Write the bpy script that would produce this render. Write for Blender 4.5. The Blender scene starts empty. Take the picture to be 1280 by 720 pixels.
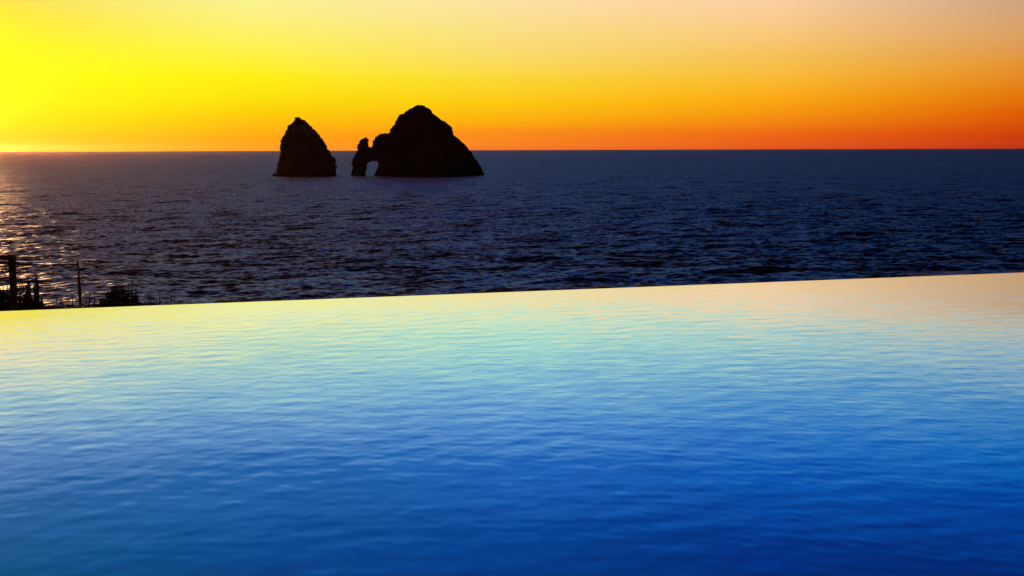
import bpy, math, random
import numpy as np
from mathutils import Vector, Matrix, noise

random.seed(7)
R = math.radians
sc = bpy.context.scene
C = sc.collection

# ------------------------------------------------------------------ camera
F = 1372.0                       # focal length in pixels of a 1280 wide frame
CAM_Z = 1.5
SEA_Z = -20.5
cam_d = bpy.data.cameras.new('camera')
cam = bpy.data.objects.new('camera', cam_d)
C.objects.link(cam)
cam_d.sensor_width = 36.0
cam_d.lens = 36.0 * F / 1280.0
cam_d.clip_start = 0.05
cam_d.clip_end = 120000.0
PITCH = 7.24
CM = Matrix.Rotation(R(90.0 - PITCH), 4, 'X') @ Matrix.Rotation(R(-0.18), 4, 'Z')
cam.matrix_world = Matrix.Translation((0, 0, CAM_Z)) @ CM
sc.camera = cam


def ray(px, py):
    return CM.to_3x3() @ Vector(((px - 640.0) / F, (360.0 - py) / F, -1.0))


def at_z(px, py, z):
    d = ray(px, py)
    t = (z - CAM_Z) / d.z
    return Vector((d.x * t, d.y * t, z))


def at_y(px, py, y):
    d = ray(px, py)
    t = y / d.y
    return Vector((d.x * t, y, CAM_Z + d.z * t))


# ------------------------------------------------------------------ helpers
def lin(c):
    out = []
    for v in c:
        v = v / 255.0
        out.append(v / 12.92 if v <= 0.04045 else ((v + 0.055) / 1.055) ** 2.4)
    return out


def tag(o, label=None, cat=None, group=None, kind=None):
    if label: o['label'] = label
    if cat: o['category'] = cat
    if group: o['group'] = group
    if kind: o['kind'] = kind
    return o


def empty(name, loc):
    o = bpy.data.objects.new(name, None)
    o.location = loc
    C.objects.link(o)
    return o


class MB:
    def __init__(self, org=(0, 0, 0)):
        self.v, self.f, self.o = [], [], Vector(org)

    def tube(self, pts, radii, n=8, wob=0.0):
        """tapered tube through world points"""
        pts = [Vector(p) - self.o for p in pts]
        base = len(self.v)
        prev = None
        for i, p in enumerate(pts):
            d = (pts[min(i + 1, len(pts) - 1)] - pts[max(i - 1, 0)]).normalized()
            a = Vector((0, 0, 1)) if abs(d.z) < 0.9 else Vector((0, 1, 0))
            if prev is not None: a = prev
            u = (a - d * a.dot(d)).normalized()
            prev = u
            w = d.cross(u)
            for k in range(n):
                t = 2 * math.pi * k / n
                r = radii[i] * (1 + wob * random.uniform(-1, 1))
                self.v.append(p + (u * math.cos(t) + w * math.sin(t)) * r)
        for i in range(len(pts) - 1):
            for k in range(n):
                a = base + i * n + k
                b = base + i * n + (k + 1) % n
                self.f.append((a, b, b + n, a + n))
        self.f.append(tuple(base + k for k in reversed(range(n))))
        e = base + (len(pts) - 1) * n
        self.f.append(tuple(e + k for k in range(n)))

    def leaf(self, p, d, nrm, L, W):
        p = Vector(p) - self.o
        d = d.normalized()
        s = d.cross(nrm)
        if s.length < 1e-3: s = Vector((1, 0, 0))
        s.normalize()
        b = len(self.v)
        self.v += [p, p + d * L * .45 + s * W * .5, p + d * L, p + d * L * .45 - s * W * .5]
        self.f.append((b, b + 1, b + 2, b + 3))

    def build(self, name, mat, parent=None, smooth=True):
        me = bpy.data.meshes.new(name)
        me.from_pydata([tuple(v) for v in self.v], [], self.f)
        me.materials.append(mat)
        if smooth:
            me.polygons.foreach_set('use_smooth', [True] * len(me.polygons))
        o = bpy.data.objects.new(name, me)
        C.objects.link(o)
        if parent is not None:
            o.parent = parent
        else:
            o.location = self.o
        return o


def grid_mesh(name, X, Y, Z, mat, attr=None, wrap=False):
    """X, Y, Z: 2-D arrays -> one smooth quad sheet"""
    nr, nc = X.shape
    co = np.stack([X, Y, Z], -1).reshape(-1, 3).astype(np.float32)
    idx = np.arange(nr * nc).reshape(nr, nc)
    if wrap:
        idx = np.concatenate([idx, idx[:, :1]], 1)
    q = np.stack([idx[:-1, :-1], idx[:-1, 1:], idx[1:, 1:], idx[1:, :-1]], -1).reshape(-1, 4)
    me = bpy.data.meshes.new(name)
    me.vertices.add(len(co))
    me.vertices.foreach_set('co', co.ravel())
    me.loops.add(q.size)
    me.loops.foreach_set('vertex_index', q.ravel().astype(np.int32))
    me.polygons.add(len(q))
    me.polygons.foreach_set('loop_start', np.arange(0, q.size, 4, dtype=np.int32))
    me.polygons.foreach_set('loop_total', np.full(len(q), 4, dtype=np.int32))
    me.update(calc_edges=True)
    me.polygons.foreach_set('use_smooth', np.ones(len(q), dtype=bool))
    if attr:
        for k, a in attr.items():
            at = me.attributes.new(k, 'FLOAT', 'POINT')
            at.data.foreach_set('value', a.ravel().astype(np.float32))
    me.materials.append(mat)
    o = bpy.data.objects.new(name, me)
    C.objects.link(o)
    return o


class NT:
    def __init__(self, tree):
        self.t = tree

    def n(self, kind, **kw):
        nd = self.t.nodes.new(kind)
        for k, v in kw.items():
            setattr(nd, k, v)
        return nd

    def math(self, op, a, b=None, c=None, clamp=False):
        nd = self.t.nodes.new('ShaderNodeMath')
        nd.operation = op
        nd.use_clamp = clamp
        for i, x in enumerate((a, b, c)):
            if x is None: continue
            if isinstance(x, (int, float)): nd.inputs[i].default_value = x
            else: self.t.links.new(x, nd.inputs[i])
        return nd.outputs[0]

    def vmath(self, op, a, b=None):
        nd = self.t.nodes.new('ShaderNodeVectorMath')
        nd.operation = op
        for i, x in enumerate((a, b)):
            if x is None: continue
            if isinstance(x, (tuple, list)): nd.inputs[i].default_value = x
            elif isinstance(x, (int, float)): nd.inputs['Scale'].default_value = x
            elif op == 'SCALE' and i == 1: self.t.links.new(x, nd.inputs['Scale'])
            else: self.t.links.new(x, nd.inputs[i])
        return nd.outputs['Value'] if op in ('DOT_PRODUCT', 'LENGTH') else nd.outputs[0]

    def link(self, a, b):
        self.t.links.new(a, b)

    def ramp(self, fac, stops, interp='LINEAR'):
        nd = self.t.nodes.new('ShaderNodeValToRGB')
        cr = nd.color_ramp
        cr.interpolation = interp
        while len(cr.elements) > 1: cr.elements.remove(cr.elements[-1])
        cr.elements[0].position = stops[0][0]
        cr.elements[0].color = (*stops[0][1], 1)
        for p, c in stops[1:]:
            e = cr.elements.new(p)
            e.color = (*c, 1)
        self.link(fac, nd.inputs[0])
        return nd.outputs[0]

    def mix(self, fac, a, b, blend='MIX'):
        nd = self.t.nodes.new('ShaderNodeMix')
        nd.data_type = 'RGBA'
        nd.blend_type = blend
        for s, x in ((nd.inputs[0], fac), (nd.inputs[6], a), (nd.inputs[7], b)):
            if isinstance(x, (int, float)): s.default_value = x
            elif isinstance(x, (tuple, list)): s.default_value = (*x, 1) if len(x) == 3 else x
            else: self.link(x, s)
        return nd.outputs[2]


def material(name):
    m = bpy.data.materials.new(name)
    m.use_nodes = True
    t = m.node_tree
    for nd in list(t.nodes): t.nodes.remove(nd)
    N = NT(t)
    out = N.n('ShaderNodeOutputMaterial')
    return m, N, out


def simple_mat(name, c1, c2, scale, rough=0.85, bump=0.0, dist=0.01):
    m, N, out = material(name)
    p = N.n('ShaderNodeBsdfPrincipled')
    tc = N.n('ShaderNodeTexCoord')
    nz = N.n('ShaderNodeTexNoise')
    nz.inputs['Scale'].default_value = scale
    nz.inputs['Detail'].default_value = 6
    N.link(tc.outputs['Object'], nz.inputs['Vector'])
    col = N.ramp(nz.outputs[0], [(0.3, c1), (0.7, c2)])
    N.link(col, p.inputs['Base Color'])
    p.inputs['Roughness'].default_value = rough
    p.inputs['Specular IOR Level'].default_value = 0.25
    if bump:
        b = N.n('ShaderNodeBump')
        b.inputs['Strength'].default_value = bump
        b.inputs['Distance'].default_value = dist
        N.link(nz.outputs[0], b.inputs['Height'])
        N.link(b.outputs[0], p.inputs['Normal'])
    N.link(p.outputs[0], out.inputs[0])
    return m


# ------------------------------------------------------------------ sky and sun
SUN_AZ = -27.5      # degrees from +Y towards -X, just left of the frame
SUN_EL = 4.0
world = bpy.data.worlds.new('World')
sc.world = world
world.use_nodes = True
wt = world.node_tree
for nd in list(wt.nodes): wt.nodes.remove(nd)
W = NT(wt)
wout = W.n('ShaderNodeOutputWorld')
bg = W.n('ShaderNodeBackground')
bg.inputs[1].default_value = 1.0
tc = W.n('ShaderNodeTexCoord')
gen = tc.outputs['Generated']
sep = W.n('ShaderNodeSeparateXYZ')
W.link(gen, sep.inputs[0])
zc = W.math('MAXIMUM', sep.outputs[2], 0.0)
fac = W.math('SQRT', zc)


def P(el):
    return math.sqrt(max(math.sin(R(el)), 0.0))


def stops(lst):
    return [(P(e), lin(c)) for e, c in lst]


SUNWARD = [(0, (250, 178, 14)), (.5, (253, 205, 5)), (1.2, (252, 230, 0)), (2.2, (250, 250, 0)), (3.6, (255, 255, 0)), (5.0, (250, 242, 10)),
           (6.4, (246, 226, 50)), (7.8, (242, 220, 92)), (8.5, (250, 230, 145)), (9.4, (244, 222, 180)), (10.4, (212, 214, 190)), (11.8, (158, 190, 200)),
           (14.2, (92, 134, 188)), (16.8, (34, 96, 156)), (20, (0, 78, 130)), (23.5, (10, 62, 110)), (29, (255, 150, 84)), (56, (255, 140, 90)), (90, (0, 12, 45))]  # unseen warm band high up, added so the left sea reflects orange
MIDDLE = [(0, (246, 112, 34)), (.9, (250, 140, 24)), (1.3, (253, 168, 10)), (2.4, (253, 200, 14)), (3.5, (251, 213, 48)), (4.6, (249, 218, 100)),
          (6, (250, 222, 132)), (7.8, (253, 224, 168)), (8.4, (228, 232, 190)), (10.0, (176, 222, 204)), (12.2, (128, 180, 208)),
          (14.3, (90, 144, 204)), (16.4, (32, 102, 184)), (20, (0, 66, 146)), (24, (0, 46, 118)), (32, (14, 60, 125)), (46, (12, 46, 105)), (90, (0, 12, 48))]
RIGHT = [(0, (186, 38, 8)), (.6, (205, 58, 4)), (1.6, (222, 88, 2)), (2.6, (226, 118, 8)), (3.8, (228, 142, 45)), (5.2, (217, 156, 98)),
         (7.8, (190, 160, 138)), (8.4, (195, 186, 168)), (9.9, (150, 176, 190)), (12.0, (72, 134, 190)), (14.5, (10, 100, 180)),
         (17, (0, 64, 150)), (20, (0, 38, 112)), (24, (0, 22, 72)), (32, (0, 12, 40)), (45, (0, 8, 30)), (90, (0, 5, 20))]
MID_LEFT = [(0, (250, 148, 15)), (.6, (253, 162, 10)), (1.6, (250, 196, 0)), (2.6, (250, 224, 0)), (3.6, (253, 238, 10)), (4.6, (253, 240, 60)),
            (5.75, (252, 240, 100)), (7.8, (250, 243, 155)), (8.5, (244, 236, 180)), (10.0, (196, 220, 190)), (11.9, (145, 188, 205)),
            (14.2, (94, 142, 196)), (16.4, (34, 100, 170)), (20, (0, 72, 140)), (23.5, (4, 50, 118)), (31, (205, 112, 92)), (50, (160, 92, 90)), (90, (0, 12, 48))]  # weaker part of the added warm band, above the view, warming the sea
MID_RIGHT = [(0, (226, 78, 20)), (.7, (238, 100, 18)), (1.6, (246, 144, 14)), (2.5, (252, 168, 18)), (3.4, (250, 184, 48)), (4.5, (246, 192, 85)),
             (5.75, (249, 200, 125)), (7.8, (252, 208, 172)), (8.4, (218, 214, 188)), (9.9, (162, 200, 200)), (12.1, (100, 156, 200)),
             (14.4, (48, 118, 194)), (16.7, (8, 86, 176)), (20, (0, 48, 130)), (24, (0, 30, 90)), (32, (0, 22, 58)), (45, (0, 16, 44)), (90, (0, 8, 34))]
BEHIND = [(0, (30, 24, 34)), (6, (34, 28, 44)), (14, (16, 26, 56)), (30, (4, 18, 50)), (90, (0, 10, 34))]
# the sky over each azimuth, blended by the horizontal angle from the sun
flat = W.n('ShaderNodeCombineXYZ')
W.link(sep.outputs[0], flat.inputs[0]); W.link(sep.outputs[1], flat.inputs[1])
fl = W.vmath('NORMALIZE', flat.outputs[0])
sx, sy = math.sin(R(SUN_AZ)), math.cos(R(SUN_AZ))
dt = W.vmath('DOT_PRODUCT', fl, (sx, sy, 0))
ang = W.math('MULTIPLY', W.math('ARCCOSINE', W.math('MINIMUM', dt, 1.0)), 180 / math.pi)


def mr(x, a, b, smooth=False):
    nd = W.n('ShaderNodeMapRange')
    nd.inputs[1].default_value = a; nd.inputs[2].default_value = b
    if smooth: nd.interpolation_type = 'SMOOTHSTEP'
    W.link(x, nd.inputs[0])
    return nd.outputs[0]


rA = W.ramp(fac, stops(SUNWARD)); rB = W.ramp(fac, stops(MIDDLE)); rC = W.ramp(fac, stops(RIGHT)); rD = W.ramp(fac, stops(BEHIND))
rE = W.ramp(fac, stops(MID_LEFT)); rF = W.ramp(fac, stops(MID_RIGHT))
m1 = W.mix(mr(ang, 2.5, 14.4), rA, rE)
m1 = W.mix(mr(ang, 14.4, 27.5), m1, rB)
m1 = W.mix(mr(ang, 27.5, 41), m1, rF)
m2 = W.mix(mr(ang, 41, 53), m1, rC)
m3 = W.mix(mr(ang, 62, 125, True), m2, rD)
nish = W.n('ShaderNodeTexSky')
nish.sky_type = 'NISHITA'
nish.sun_disc = False
nish.sun_elevation = R(SUN_EL)
nish.sun_rotation = R(SUN_AZ)
ns = W.vmath('SCALE', nish.outputs[0], 0.001)
# glow of the low sun in the hazy air around it
sdir = (sx * math.cos(R(SUN_EL)), sy * math.cos(R(SUN_EL)), math.sin(R(SUN_EL)))
a3 = W.math('MULTIPLY', W.math('ARCCOSINE', W.math('MINIMUM', W.vmath('DOT_PRODUCT', W.vmath('NORMALIZE', gen), sdir), 1.0)), 180 / math.pi)


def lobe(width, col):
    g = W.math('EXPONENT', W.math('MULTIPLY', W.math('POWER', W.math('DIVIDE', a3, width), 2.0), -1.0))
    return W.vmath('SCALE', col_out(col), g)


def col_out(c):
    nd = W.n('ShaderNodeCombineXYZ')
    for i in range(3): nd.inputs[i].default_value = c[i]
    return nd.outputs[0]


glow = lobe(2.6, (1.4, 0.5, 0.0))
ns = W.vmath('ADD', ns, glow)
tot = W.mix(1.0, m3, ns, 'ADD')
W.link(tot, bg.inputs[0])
W.link(bg.outputs[0], wout.inputs[0])

sun_d = bpy.data.lights.new('sun', 'SUN')
sun_d.energy = 4.5
sun_d.angle = R(0.5)
sun_d.color = (1.0, 0.25, 0.06)
sun = bpy.data.objects.new('sun', sun_d)
C.objects.link(sun)
sv = Vector((sx * math.cos(R(SUN_EL)), sy * math.cos(R(SUN_EL)), math.sin(R(SUN_EL))))
sun.rotation_euler = sv.to_track_quat('Z', 'Y').to_euler()
sun.location = sv * 100

# ------------------------------------------------------------------ sea
rng = np.random.default_rng(5)


def wave_sum(X, Y, comps, dist=None, cut=None):
    Z = np.zeros_like(X)
    for (k, th, a, ph) in comps:
        f = 1.0
        if cut is not None:
            f = np.clip(1.8 - dist / math.sqrt(2 * math.pi / k / cut), 0, 1)
        Z += f * a * np.sin(k * (X * math.cos(th) + Y * math.sin(th)) + ph)
    return Z


m_sea, N, out = material('sea_water')
geo = N.n('ShaderNodeNewGeometry')
tcn = N.n('ShaderNodeTexCoord')


def vnoise(scale, stretch, detail, rough=0.55):
    mp = N.n('ShaderNodeMapping')
    mp.inputs['Scale'].default_value = (scale * stretch, scale, scale)
    mp.inputs['Rotation'].default_value = (0, 0, R(random.uniform(-12, 12)))
    N.link(tcn.outputs['Object'], mp.inputs[0])
    nz = N.n('ShaderNodeTexNoise')
    nz.inputs['Scale'].default_value = 1.0
    nz.inputs['Detail'].default_value = detail
    nz.inputs['Roughness'].default_value = rough
    N.link(mp.outputs[0], nz.inputs['Vector'])
    return nz


nA = vnoise(1.5, 0.45, 3)
nB = vnoise(0.16, 0.45, 3)
nC = vnoise(0.018, 0.35, 2)
vA = N.vmath('MULTIPLY', N.vmath('SUBTRACT', nA.outputs['Color'], (.5, .5, .5)), (1.6, 2.6, 0))
vB = N.vmath('MULTIPLY', N.vmath('SUBTRACT', nB.outputs['Color'], (.5, .5, .5)), (1.0, 1.9, 0))
vC = N.vmath('MULTIPLY', N.vmath('SUBTRACT', nC.outputs['Color'], (.5, .5, .5)), (0.15, 0.35, 0))
nn = N.vmath('NORMALIZE', N.vmath('ADD', N.vmath('ADD', geo.outputs['Normal'], vA), N.vmath('ADD', vB, vC)))
at = N.n('ShaderNodeAttribute', attribute_name='foam')
nF = vnoise(0.75, 0.3, 5, 0.7)
fm = N.math('MULTIPLY', at.outputs['Fac'], N.math('MULTIPLY', N.math('SUBTRACT', nF.outputs[0], 0.48), 9.0, clamp=True), clamp=True)
dfs = N.n('ShaderNodeBsdfDiffuse')
N.link(N.mix(fm, (0.0006, 0.003, 0.010), (0.62, 0.62, 0.64)), dfs.inputs['Color'])
gls = N.n('ShaderNodeBsdfGlossy')
gls.inputs['Color'].default_value = (0.31, 0.58, 0.88, 1)
gls.distribution = 'BECKMANN'
gls.inputs['Roughness'].default_value = 0.52
N.link(nn, gls.inputs['Normal'])
frs = N.n('ShaderNodeFresnel')
frs.inputs['IOR'].default_value = 1.333
N.link(nn, frs.inputs['Normal'])
mxs = N.n('ShaderNodeMixShader')
N.link(N.math('MULTIPLY', frs.outputs[0], N.math('SUBTRACT', 0.92, N.math('MULTIPLY', fm, 0.8))), mxs.inputs[0])
N.link(dfs.outputs[0], mxs.inputs[1]); N.link(gls.outputs[0], mxs.inputs[2])
N.link(mxs.outputs[0], out.inputs[0])

R0, R1 = 112.0, 16000.0
az = np.concatenate([np.linspace(-180, -42, 90, endpoint=False), np.linspace(-42, -30, 160, endpoint=False),
                     np.linspace(-30, 30, 1500, endpoint=False), np.linspace(30, 42, 160, endpoint=False),
                     np.linspace(42, 180, 90, endpoint=False)])
inv = np.linspace(1 / R0, 1 / R1, 1300)
rr = 1 / inv
A, RRg = np.meshgrid(np.radians(az), rr)
X = RRg * np.sin(A); Y = RRg * np.cos(A)
comps = []
for i in range(60):
    L = 2.6 * (9.0 ** (rng.random() ** 1.4))   # 2.6..23 m
    k = 2 * math.pi / L
    th = math.radians(-90 + rng.normal(4, 24))
    comps.append((k, th, 0.0098 * L ** 0.6 * rng.uniform(.5, 1.3), rng.uniform(0, 6.28)))
Z = wave_sum(X, Y, comps, RRg, 2.4e-5)
# swell steepening towards the shore
sw = np.sin(2 * math.pi * (Y * .98 + X * 0.10 + 3.0 * np.sin(X * .021 + 1)) / 27.0)
sw = np.sign(sw) * np.abs(sw) ** 0.8
near = np.exp(-((Y - 150) / 60.0) ** 2)
Z += 0.18 * sw * near
Zs = (Z - Z.mean()) / Z.std()
lump = np.sin(X * .043 + 2.0) + np.sin(X * .101 + .7) * .7 + np.sin(X * .019 + Y * .03)
foam = np.clip((Zs * near - 0.45) * 1.8, 0, 1) * np.clip(lump * .8 + .15, 0, 1)
sea = grid_mesh('sea', X, Y, Z + SEA_Z, m_sea, {'foam': foam}, wrap=True)
tag(sea, kind='structure')

# ------------------------------------------------------------------ sea air
m_haze, N, out = material('sea_haze')
hv = N.n('ShaderNodeVolumePrincipled')
hv.inputs['Color'].default_value = (0.93, 0.93, 0.95, 1)
hv.inputs['Density'].default_value = 3.8e-6
hv.inputs['Anisotropy'].default_value = 0.9
N.link(hv.outputs[0], out.inputs['Volume'])
hb = MB()
hz0, hz1, hr = -26.0, 52.0, 16400.0
hb.v = [Vector((x, y, z)) for z in (hz0, hz1) for (x, y) in ((-hr, -hr), (hr, -hr), (hr, hr), (-hr, hr))]
hb.f = [(3, 2, 1, 0), (4, 5, 6, 7), (0, 1, 5, 4), (1, 2, 6, 5), (2, 3, 7, 6), (3, 0, 4, 7)]
tag(hb.build('haze', m_haze, smooth=False), kind='stuff')

# ------------------------------------------------------------------ land below the pool
EL = at_z(-2, 388.3, 0.0)
ER = at_z(1282, 339.8, 0.0)
EU = (ER - EL); EU.z = 0; EU.normalize()
EV = Vector((EU.y, -EU.x, 0))        # towards the viewer
EM = (EL + ER) * .5

m_land = simple_mat('dry_hillside', (0.045, 0.035, 0.022), (0.10, 0.08, 0.05), 0.8, 0.95, 0.6, 0.1)
gx = np.linspace(-260, 260, 300); gy = np.linspace(-60, 150, 240)
GX, GY = np.meshgrid(gx, gy)
dv = -((GX - EM.x) * EV.x + (GY - EM.y) * EV.y)       # distance beyond the pool edge
d = np.clip(dv, 0, None)
prof = np.interp(d, [0, 6, 12, 30, 60, 90, 112, 140], [-2.75, -2.9, -3.3, -6.2, -11.5, -16.6, -20.0, -23.5])
prof = prof + (0.10 + 0.012 * np.clip(d, 0, 40)) * (np.sin(GX * .31 + GY * .17) + np.sin(GX * .13 - GY * .29 + 1.3) + np.sin(GX * .83 + GY * .71) * .3) * np.clip(d / 6, 0, 1)
land = grid_mesh('hillside', GX, GY, prof, m_land)
tag(land, kind='structure')


def ground_z(x, y):
    i = int(round((y - gy[0]) / (gy[1] - gy[0]))); j = int(round((x - gx[0]) / (gx[1] - gx[0])))
    return float(prof[i, j])


# ------------------------------------------------------------------ infinity pool
m_wall = simple_mat('pool_stone', (0.16, 0.14, 0.12), (0.28, 0.25, 0.21), 6.0, 0.7, 0.3, 0.01)
m_deck = simple_mat('deck_stone', (0.30, 0.26, 0.21), (0.42, 0.37, 0.30), 4.0, 0.7, 0.2, 0.01)

m_pool, N, out = material('pool_water')
geo = N.n('ShaderNodeNewGeometry')
tcn = N.n('ShaderNodeTexCoord')
nP = vnoise(9.0, 0.6, 2)
nQ = vnoise(2.6, 0.6, 2)
vP = N.vmath('MULTIPLY', N.vmath('SUBTRACT', nP.outputs['Color'], (.5, .5, .5)), (0.012, 0.020, 0))
vQ = N.vmath('MULTIPLY', N.vmath('SUBTRACT', nQ.outputs['Color'], (.5, .5, .5)), (0.008, 0.014, 0))
nn = N.vmath('NORMALIZE', N.vmath('ADD', geo.outputs['Normal'], N.vmath('ADD', vP, vQ)))
fr = N.n('ShaderNodeFresnel')
fr.inputs['IOR'].default_value = 2.1
N.link(nn, fr.inputs['Normal'])
gl = N.n('ShaderNodeBsdfGlossy')
gl.inputs['Roughness'].default_value = 0.03
gl.inputs['Color'].default_value = (0.88, 0.98, 1.0, 1)
N.link(nn, gl.inputs['Normal'])
df = N.n('ShaderNodeBsdfDiffuse')
df.inputs['Color'].default_value = (0.0, 0.08, 0.20, 1)
N.link(nn, df.inputs['Normal'])
mx = N.n('ShaderNodeMixShader')
N.link(N.math('MULTIPLY', fr.outputs[0], 1.15, clamp=True), mx.inputs[0])
N.link(df.outputs[0], mx.inputs[1]); N.link(gl.outputs[0], mx.inputs[2])
N.link(mx.outputs[0], out.inputs[0])

us = np.arange(-10, 10.001, 0.0125)
vs = np.arange(0.05, 13.2, 0.0125)
U, V = np.meshgrid(us, vs)
PX = EM.x + U * EU.x + V * EV.x
PY = EM.y + U * EU.y + V * EV.y
comps = []
for i in range(90):
    L = 0.065 * (4.2 ** rng.random())          # 0.065 .. 0.27 m
    k = 2 * math.pi / L
    th = math.radians(-78 + rng.normal(0, 42))
    comps.append((k, th, 0.00014 * L ** 0.95 * rng.uniform(.4, 1.3), rng.uniform(0, 6.28)))
Z0 = wave_sum(PX, PY, comps)
damp = np.clip(V / 1.2, 0.25, 1)
Z0 = Z0 * damp
# the sheet rolls over the lip and runs down the outer face
roll = []
rad = 0.05
for a in (0, 18, 36, 54, 72, 90):
    roll.append((0.05 - rad * math.sin(R(a)), -rad * (1 - math.cos(R(a)))))
roll.append((0.0, -0.5)); roll.append((0.0, -2.2))
rows_x, rows_y, rows_z = [], [], []
for (v, z) in reversed(roll[1:]):
    rows_x.append(EM.x + us * EU.x + v * EV.x)
    rows_y.append(EM.y + us * EU.y + v * EV.y)
    rows_z.append(Z0[0] + z)
PX = np.vstack([np.array(rows_x), PX]); PY = np.vstack([np.array(rows_y), PY]); Z0 = np.vstack([np.array(rows_z), Z0])
pool = grid_mesh('pool_water', PX, PY, Z0, m_pool)
tag(pool, kind='structure')


def slab(name, mat, u0, u1, v0, v1, z0, z1, bev=0.0):
    mb = MB()
    pts = []
    for z in (z0, z1):
        for (u, v) in ((u0, v0), (u1, v0), (u1, v1), (u0, v1)):
            q = EM + EU * u + EV * v
            pts.append(Vector((q.x, q.y, z)))
    mb.v = pts
    mb.f = [(3, 2, 1, 0), (4, 5, 6, 7), (0, 1, 5, 4), (1, 2, 6, 5), (2, 3, 7, 6), (3, 0, 4, 7)]
    o = mb.build(name, mat, smooth=False)
    return o


basin = slab('pool_basin', m_wall, -9.97, 9.97, 0.04, 13.1, -3.4, -0.10)
tag(basin, kind='structure')
deck = slab('pool_deck', m_deck, -10.6, 10.6, 13.15, 19, -3.4, 0.08)
tag(deck, kind='structure')

# ------------------------------------------------------------------ rocks in the sea
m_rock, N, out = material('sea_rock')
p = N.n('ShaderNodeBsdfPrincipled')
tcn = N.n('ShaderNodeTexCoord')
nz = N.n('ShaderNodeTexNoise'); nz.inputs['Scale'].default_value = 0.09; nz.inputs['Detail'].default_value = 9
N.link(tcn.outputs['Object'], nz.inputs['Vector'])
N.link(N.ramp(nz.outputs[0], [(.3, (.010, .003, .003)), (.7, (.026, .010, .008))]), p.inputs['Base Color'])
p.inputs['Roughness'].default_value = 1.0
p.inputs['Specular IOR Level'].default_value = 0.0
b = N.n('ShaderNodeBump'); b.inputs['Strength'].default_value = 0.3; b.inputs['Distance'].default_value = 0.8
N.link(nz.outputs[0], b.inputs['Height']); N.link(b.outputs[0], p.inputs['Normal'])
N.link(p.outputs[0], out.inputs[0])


def slice_stack(mb, prof, Y0, depth, seed, n=44, shift=0.0):
    """prof: list of (py, pxl, pxr) outline rows; closed solid of rounded slices around depth Y0"""
    rows = []
    for (py, xl, xr) in prof:
        a = at_y(xl, py, Y0); c = at_y(xr, py, Y0)
        rows.append((a.z, a.x, c.x))
    base = len(mb.v)
    rows2 = []
    for i in range(len(rows) - 1):
        (za, la, ra), (zb, lb, rb) = rows[i], rows[i + 1]
        m = max(1, int(abs(za - zb) / 1.3))
        for j in range(m):
            t = j / m
            rows2.append((za + (zb - za) * t, la + (lb - la) * t, ra + (rb - ra) * t))
    rows2.append(rows[-1])
    for (z, l, r) in rows2:
        cx, hw = (l + r) / 2, max((r - l) / 2, .05)
        for k in range(n):
            t = 2 * math.pi * k / n
            c, s = math.cos(t), math.sin(t)
            e = 0.8
            x = cx + hw * math.copysign(abs(c) ** e, c)
            dd = hw * depth * math.copysign(abs(s) ** 1.0, s)
            w = 1 + .35 * noise.noise(Vector((c * 1.7 + seed, s * 1.7, z * .045)))
            mb.v.append(Vector((x, Y0 + shift + dd * w, z)) - mb.o)
    m = len(rows2)
    for i in range(m - 1):
        for k in range(n):
            a = base + i * n + k; b2 = base + i * n + (k + 1) % n
            mb.f.append((a, a + n, b2 + n, b2))
    mb.f.append(tuple(base + k for k in range(n)))
    mb.f.append(tuple(base + (m - 1) * n + k for k in reversed(range(n))))


def rockify(mb, name, voxel, amp, seed):
    o = mb.build(name + '_draft', m_rock, smooth=False)
    md = o.modifiers.new('r', 'REMESH')
    md.mode = 'VOXEL'
    md.voxel_size = voxel
    dg = bpy.context.evaluated_depsgraph_get()
    me = bpy.data.meshes.new_from_object(o.evaluated_get(dg))
    bpy.data.objects.remove(o)
    nrms = [v.normal.copy() for v in me.vertices]
    for v, nrm in zip(me.vertices, nrms):
        q = v.co + Vector((seed, seed * .7, 0))
        big = noise.noise(q * 0.055)
        lay = q.z + 3.0 * noise.noise(q * 0.03) + q.x * .25
        st = noise.noise(Vector((lay * .42, q.x * .03, q.y * .03)))
        rid = 1 - abs(noise.fractal(q * 0.14, 0.8, 2.1, 5)) * 2.2
        fine = noise.fractal(q * 0.5, 0.7, 2.0, 4)
        nrm.z *= .5
        v.co += nrm * amp * (big * .5 + st * .9 + (rid - .6) * .9 + fine * .75)
    me.materials.clear(); me.materials.append(m_rock)
    ob = bpy.data.objects.new(name, me)
    ob.location = mb.o
    C.objects.link(ob)
    me.name = name
    return ob


def zz(rows, x0, y0, s):
    return [(y0 + y / s, x0 + a / s, x0 + b_ / s) for (y, a, b_) in rows]


by = at_z(520, 219.5, SEA_Z)
YR = by.y
# lone stack: rows (y, left, right) measured on an 8.47x enlargement from (335,140)
st_rows = zz([(52, 312, 335), (62, 300, 348), (85, 297, 352), (92, 278, 388), (112, 262, 408), (135, 222, 425), (160, 212, 462), (200, 197, 500),
              (235, 185, 530), (262, 158, 545), (310, 148, 575), (322, 147, 594), (380, 140, 615), (430, 138, 650), (480, 126, 685),
              (540, 115, 708), (600, 102, 710), (640, 90, 708), (655, 60, 712), (690, 40, 720), (740, 30, 725)], 335, 140, 8.47)
mb = MB((at_y(381, 219, YR).x, YR, SEA_Z))
slice_stack(mb, st_rows, YR, .75, 3.1)
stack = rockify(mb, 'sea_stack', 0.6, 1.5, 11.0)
tag(stack, 'dark pointed rock standing alone in the sea, left of the rock with the arch', 'rock')

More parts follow.
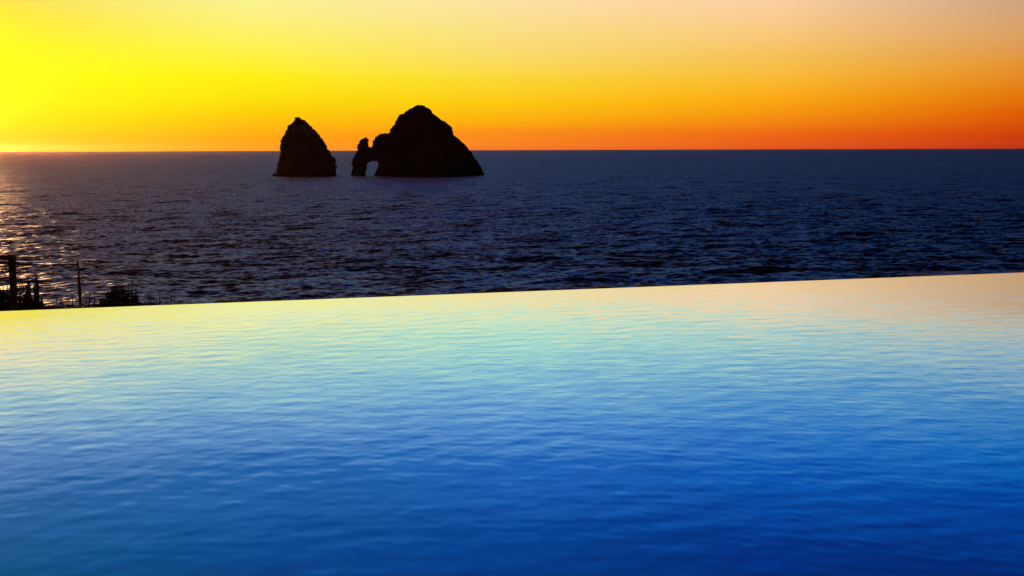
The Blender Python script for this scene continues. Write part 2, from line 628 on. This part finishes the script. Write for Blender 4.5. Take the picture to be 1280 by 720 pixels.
# arch rock: main body, on a 4.414x enlargement from (330,120)
mb = MB((at_y(520, 219, YR).x, YR, SEA_Z))
big = zz([(50, 845, 872), (57, 826, 886), (70, 808, 908), (82, 792, 925), (98, 778, 934), (104, 744, 942), (130, 736, 975), (145, 728, 996),
          (160, 722, 1016), (178, 706, 1034), (205, 690, 1038), (225, 655, 1056), (250, 640, 1085), (280, 632, 1120), (310, 622, 1146),
          (345, 622, 1166), (370, 631, 1180), (395, 634, 1194), (415, 622, 1203), (430, 614, 1211), (455, 606, 1218), (480, 600, 1225)], 330, 120, 4.414)
slice_stack(mb, big, YR, .62, 9.3, n=56)
shoulder = zz([(207, 640, 690), (214, 628, 710), (228, 615, 720), (250, 603, 720), (283, 592, 720), (300, 580, 720), (330, 572, 700), (356, 580, 700)], 330, 120, 4.414)
slice_stack(mb, shoulder, YR, .30, 2.2, n=32)
bridge = zz([(281, 560, 650), (300, 556, 660), (330, 556, 660), (350, 560, 660), (359, 585, 660)], 330, 120, 4.414)
slice_stack(mb, bridge, YR, .28, 5.2, n=32)
pillar = zz([(224, 556, 568), (232, 550, 571), (240, 532, 572), (255, 524, 573), (270, 518, 574), (300, 516, 582), (320, 508, 590), (340, 497, 590),
             (352, 492, 600), (360, 490, 588), (375, 488, 571), (395, 487, 564), (415, 484, 560), (432, 480, 558), (455, 474, 560), (480, 470, 562)], 330, 120, 4.414)
slice_stack(mb, pillar, YR, .8, 7.7, n=32)
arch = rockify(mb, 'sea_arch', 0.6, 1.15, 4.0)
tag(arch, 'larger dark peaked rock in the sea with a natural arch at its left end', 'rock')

# ------------------------------------------------------------------ fence and plants beyond the pool's left corner
m_wood = simple_mat('weathered_wood', (0.035, 0.022, 0.015), (0.08, 0.05, 0.033), 30, 0.85, 0.5, 0.01)
m_leaf = simple_mat('dry_leaf', (0.022, 0.022, 0.008), (0.06, 0.05, 0.02), 9, 0.8)
m_stem = simple_mat('dry_stem', (0.04, 0.025, 0.015), (0.07, 0.045, 0.03), 40, 0.9)
m_cactus = simple_mat('cactus_skin', (0.02, 0.028, 0.012), (0.04, 0.05, 0.02), 25, 0.75)

DF = 17.0
fl0 = at_y(16, 388, DF)
gz = ground_z(fl0.x, DF)
fence = empty('rope_fence', (fl0.x, DF, gz))
tag(fence, 'dark wooden post with crossbeam and thin rope at the left edge beyond the pool', 'fence')


def loc(px, py, depth=DF):
    return at_y(px, py, depth) - fence.location


def box_beam(mb, a, b_, w, h):
    a, b_ = Vector(a), Vector(b_)
    d = (b_ - a).normalized()
    up = Vector((0, 0, 1)) if abs(d.z) < .9 else Vector((0, 1, 0))
    s = d.cross(up).normalized(); t = s.cross(d)
    rings = []
    n = 7
    for i in range(n):
        c = a + (b_ - a) * i / (n - 1)
        k = 1 + .05 * random.uniform(-1, 1)
        idx = []
        for (i1, i2) in ((-1, -.8), (-.8, -1), (.8, -1), (1, -.8), (1, .8), (.8, 1), (-.8, 1), (-1, .8)):
            mb.v.append(c + s * w / 2 * i1 * k + t * h / 2 * i2 * k)
            idx.append(len(mb.v) - 1)
        rings.append(idx)
    for r1, r2 in zip(rings, rings[1:]):
        for k in range(8):
            mb.f.append((r1[k], r1[(k + 1) % 8], r2[(k + 1) % 8], r2[k]))
    mb.f.append(tuple(reversed(rings[0]))); mb.f.append(tuple(rings[-1]))


PXM = DF / F
mb = MB(); top = loc(14.5, 317.6); bot = loc(17, 388); bot.z = -0.3
box_beam(mb, bot, top, 0.088, 0.088)
mb.build('post', m_wood, fence, smooth=False)
mb = MB(); a = loc(-90, 321.5); c = loc(17.5, 321.0)
a.y -= .093; c.y -= .093
box_beam(mb, a, c, 0.06, 0.074)
mb.build('crossbeam', m_wood, fence, smooth=False)
mb = MB()
stake_top = loc(97, 326); stake_bot = loc(101, 388); stake_bot.z = ground_z(fl0.x + 1.05, DF) - gz - .2
pts = []
A0, B0 = loc(-90, 327.2), loc(97.5, 330.5)
for i in range(25):
    t = i / 24
    q = A0.lerp(B0, t)
    q.z += -0.018 * math.sin(math.pi * max(0, (t - .55) / .45))
    pts.append(q)
mb.tube(pts, [0.022 - .011 * (i / 24) for i in range(25)], 6, .15)
mb.build('rope', m_stem, fence)
mb = MB()
pts, rd = [], []
for i in range(12):
    t = i / 11
    q = stake_bot.lerp(stake_top, t); q.x += .006 * math.sin(t * 9)
    pts.append(q); rd.append(.028 - .014 * t + (.012 if abs(t - .80) < .06 else 0) + (.006 if abs(t - .62) < .05 else 0))
mb.tube(pts, rd, 7, .12)
mb.build('stake', m_wood, fence)


def twiggy(name, px, ptop, depth, r, label, lean=0.0, twigs=8, tw=.12, cat='plant', group=None, leaves=30):
    q = at_y(px, 388, depth)
    z0 = ground_z(q.x, depth)
    top = at_y(px + lean, ptop, depth)
    root = empty(name, (q.x, depth, z0))
    tag(root, label, cat, group)
    H = top.z - z0
    mb = MB(); lf = MB()
    pts, rd = [], []
    for i in range(9):
        t = i / 8
        pts.append(Vector(((top.x - q.x) * t + .01 * math.sin(7 * t + px), 0, H * t - .08 * (1 - t)))); rd.append(r * (1 - .6 * t))
    mb.tube(pts, rd, 6, .1)
    for i in range(twigs):
        t = random.uniform(.5, .95)
        b0 = pts[int(t * 8)].lerp(pts[min(8, int(t * 8) + 1)], t * 8 - int(t * 8))
        a = random.uniform(0, 6.28)
        e = b0 + Vector((math.cos(a), math.sin(a), random.uniform(.2, 1.2))) * tw * random.uniform(.5, 1.2)
        mb.tube([b0, b0.lerp(e, .5) + Vector((0, 0, .01)), e], [r * .45, r * .35, r * .2], 5)
        for _ in range(max(0, leaves // max(twigs, 1))):
            s = b0.lerp(e, random.uniform(.4, 1))
            lf.leaf(s, Vector((random.uniform(-1, 1), random.uniform(-1, 1), random.uniform(-.2, 1))), Vector((random.random(), random.random(), 1)), .035, .014)
    mb.build('stem', m_stem, root)
    if lf.v: lf.build('foliage', m_leaf, root, smooth=False)
    return root


G = 'thin dry plants beyond the pool'
twiggy('dry_plant', 105, 362, DF + .8, .010, 'short dry stem close to the right of the thin stake', 1, 4, .08, 'plant', G)
twiggy('dry_plant', 83, 366, DF + .5, .011, 'short twiggy dry plant midway between the cactus stems and the thin stake', 0, 7, .13, 'plant', G)
twiggy('dry_plant', 115, 366, DF + 1.6, .009, 'low twiggy plant between the thin stake and the rounded bush', 3, 9, .16, 'plant', G, 60)


def bush(name, outline, depth, thick , label, n=6000, leaf=.05, spikes=()):
    """outline: (px, py_top) along the crown; leafy mass from there down to the ground"""
    x0 = at_y(outline[0][0], 388, depth).x; x1 = at_y(outline[-1][0], 388, depth).x
    cx = (x0 + x1) / 2
    z0 = ground_z(cx, depth)
    root = empty(name, (cx, depth, z0))
    tag(root, label, 'bush')
    tops = [at_y(px_, py_, depth) for px_, py_ in outline]
    xs = [t.x for t in tops]; zs = [t.z for t in tops]
    lf = MB(); st = MB()
    hw = (x1 - x0) / 2
    cnt = 0
    while cnt < n:
        x = random.uniform(x0, x1)
        zt = float(np.interp(x, xs, zs))
        u = (x - cx) / hw
        dy = thick * math.sqrt(max(0.05, 1 - u * u)) * random.uniform(-1, 1)
        hh = zt - z0
        fall = 1 - .35 * (dy / thick) ** 2
        z = z0 + hh * fall * (random.random() ** .45)
        q = Vector((x, depth + dy, z))
        if noise.noise(q * 5.0) < -.18 and random.random() < .8: continue
        z += .03 * noise.noise(q * 14)
        lf.leaf(Vector((x - cx, dy, z - z0)), Vector((random.gauss(0, .7), random.gauss(0, .7), random.uniform(-.1, 1))),
                Vector((random.gauss(0, 1), random.gauss(0, 1), random.gauss(0, 1))), leaf * random.uniform(.6, 1.4), leaf * .42)
        cnt += 1
    for i in range(26):
        x = random.uniform(x0 * .9 + cx * .1, x1 * .9 + cx * .1)
        zt = float(np.interp(x, xs, zs)) - z0
        dy = random.uniform(-.6, .6) * thick
        b0 = Vector(((x - cx) * .25, dy * .25, -.05)); e = Vector((x - cx, dy, zt * random.uniform(.8, 1.02)))
        md = b0.lerp(e, .5) + Vector((random.uniform(-.05, .05), 0, .05))
        st.tube([b0, md, e], [.014, .009, .004], 5)
    for (sx_, sy_) in spikes:
        e = at_y(sx_, sy_, depth) - Vector((cx, depth, z0))
        b0 = Vector((e.x * .6, 0, 0))
        st.tube([b0, b0.lerp(e, .5) + Vector((.01, 0, 0)), e], [.016, .012, .006], 6)
    lf.build('foliage', m_leaf, root, smooth=False)
    st.build('stem', m_stem, root)
    return root


bush('bush', [(123, 382), (128, 376), (134, 371), (139, 362), (145, 359), (152, 359), (158, 361), (163, 361), (166, 366), (169, 371), (172, 379), (176, 384)],
     DF + 1.2, .34, 'rounded dark bush at the pool edge, right of the thin stake', 14000, .055,
     spikes=[(160, 354), (165, 350), (170, 356), (132, 366), (126, 374)])
bush('ground_scrub', [(170, 382), (177, 376), (184, 375), (190, 373), (196, 376), (203, 375), (211, 377), (222, 377), (236, 379)],
     DF + 2.0, .3, 'low ragged scrub trailing right from the rounded bush along the pool edge', 5000, .045, spikes=[(186, 368), (199, 371), (214, 373)])
bush('thin_shrub', [(60, 386), (66, 383), (74, 379), (80, 377), (88, 374), (94, 377), (103, 374), (112, 376), (120, 380)],
     DF + 1.9, .25, 'thin ragged scrub behind the base of the thin stake', 3200, .045,
     spikes=[(70, 372), (76, 368), (90, 366), (108, 367), (112, 363), (119, 370)])
bush('low_shrub', [(-14, 362), (-6, 358), (2, 361), (8, 363), (14, 362), (20, 358), (24, 362), (29, 366), (34, 371), (42, 374), (48, 378), (54, 384)],
     DF + .6, .36, 'low dark shrub around the foot of the wooden post', 22000, .055,
     spikes=[(3, 352), (9, 356), (24, 354), (27, 350), (29, 356)])

cq = at_y(40, 388, DF + .2)
cz = ground_z(cq.x, DF + .2)
cact = empty('cactus', (cq.x, DF + .2, cz))
tag(cact, 'cluster of slender columnar cactus stems right of the wooden post', 'cactus')
for (px_, py_, r_, dy) in ((45.3, 345, .027, 0), (33, 347, .022, .05), (38.5, 353, .014, .1), (41, 349, .010, -.1), (49, 371, .025, .08), (36, 361, .02, -.06), (29, 357, .016, .12)):
    e = at_y(px_, py_, DF + .2) - cact.location
    mb = MB()
    n, rows = 18, 16
    base = Vector((e.x * .8, dy, -.08))
    for i in range(rows):
        t = i / (rows - 1)
        c = base.lerp(Vector((e.x, dy, e.z)), t) + Vector((.006 * math.sin(t * 8 + px_), 0, 0))
        r0 = r_ * (1.0 if t < .93 else math.sqrt(max(.05, 1 - ((t - .93) / .075) ** 2))) * (1 + .08 * math.sin(t * 21 + px_))
        for k in range(n):
            a = 2 * math.pi * k / n
            rr_ = r0 * (1.0 if k % 2 else .78)
            mb.v.append(c + Vector((math.cos(a) * rr_, math.sin(a) * rr_, 0)))
    for i in range(rows - 1):
        for k in range(n):
            a = i * n + k; b2 = i * n + (k + 1) % n
            mb.f.append((a, b2, b2 + n, a + n))
    mb.f.append(tuple((rows - 1) * n + k for k in range(n)))
    mb.build('stem', m_cactus, cact, smooth=False)

# ------------------------------------------------------------------ render settings
sc.render.engine = 'CYCLES'
sc.cycles.use_denoising = True
sc.cycles.max_bounces = 6
sc.cycles.sample_clamp_indirect = 4.0
sc.view_settings.view_transform = 'Standard'
sc.view_settings.look = 'None'
sc.view_settings.exposure = 0.0
sc.view_settings.gamma = 1.0
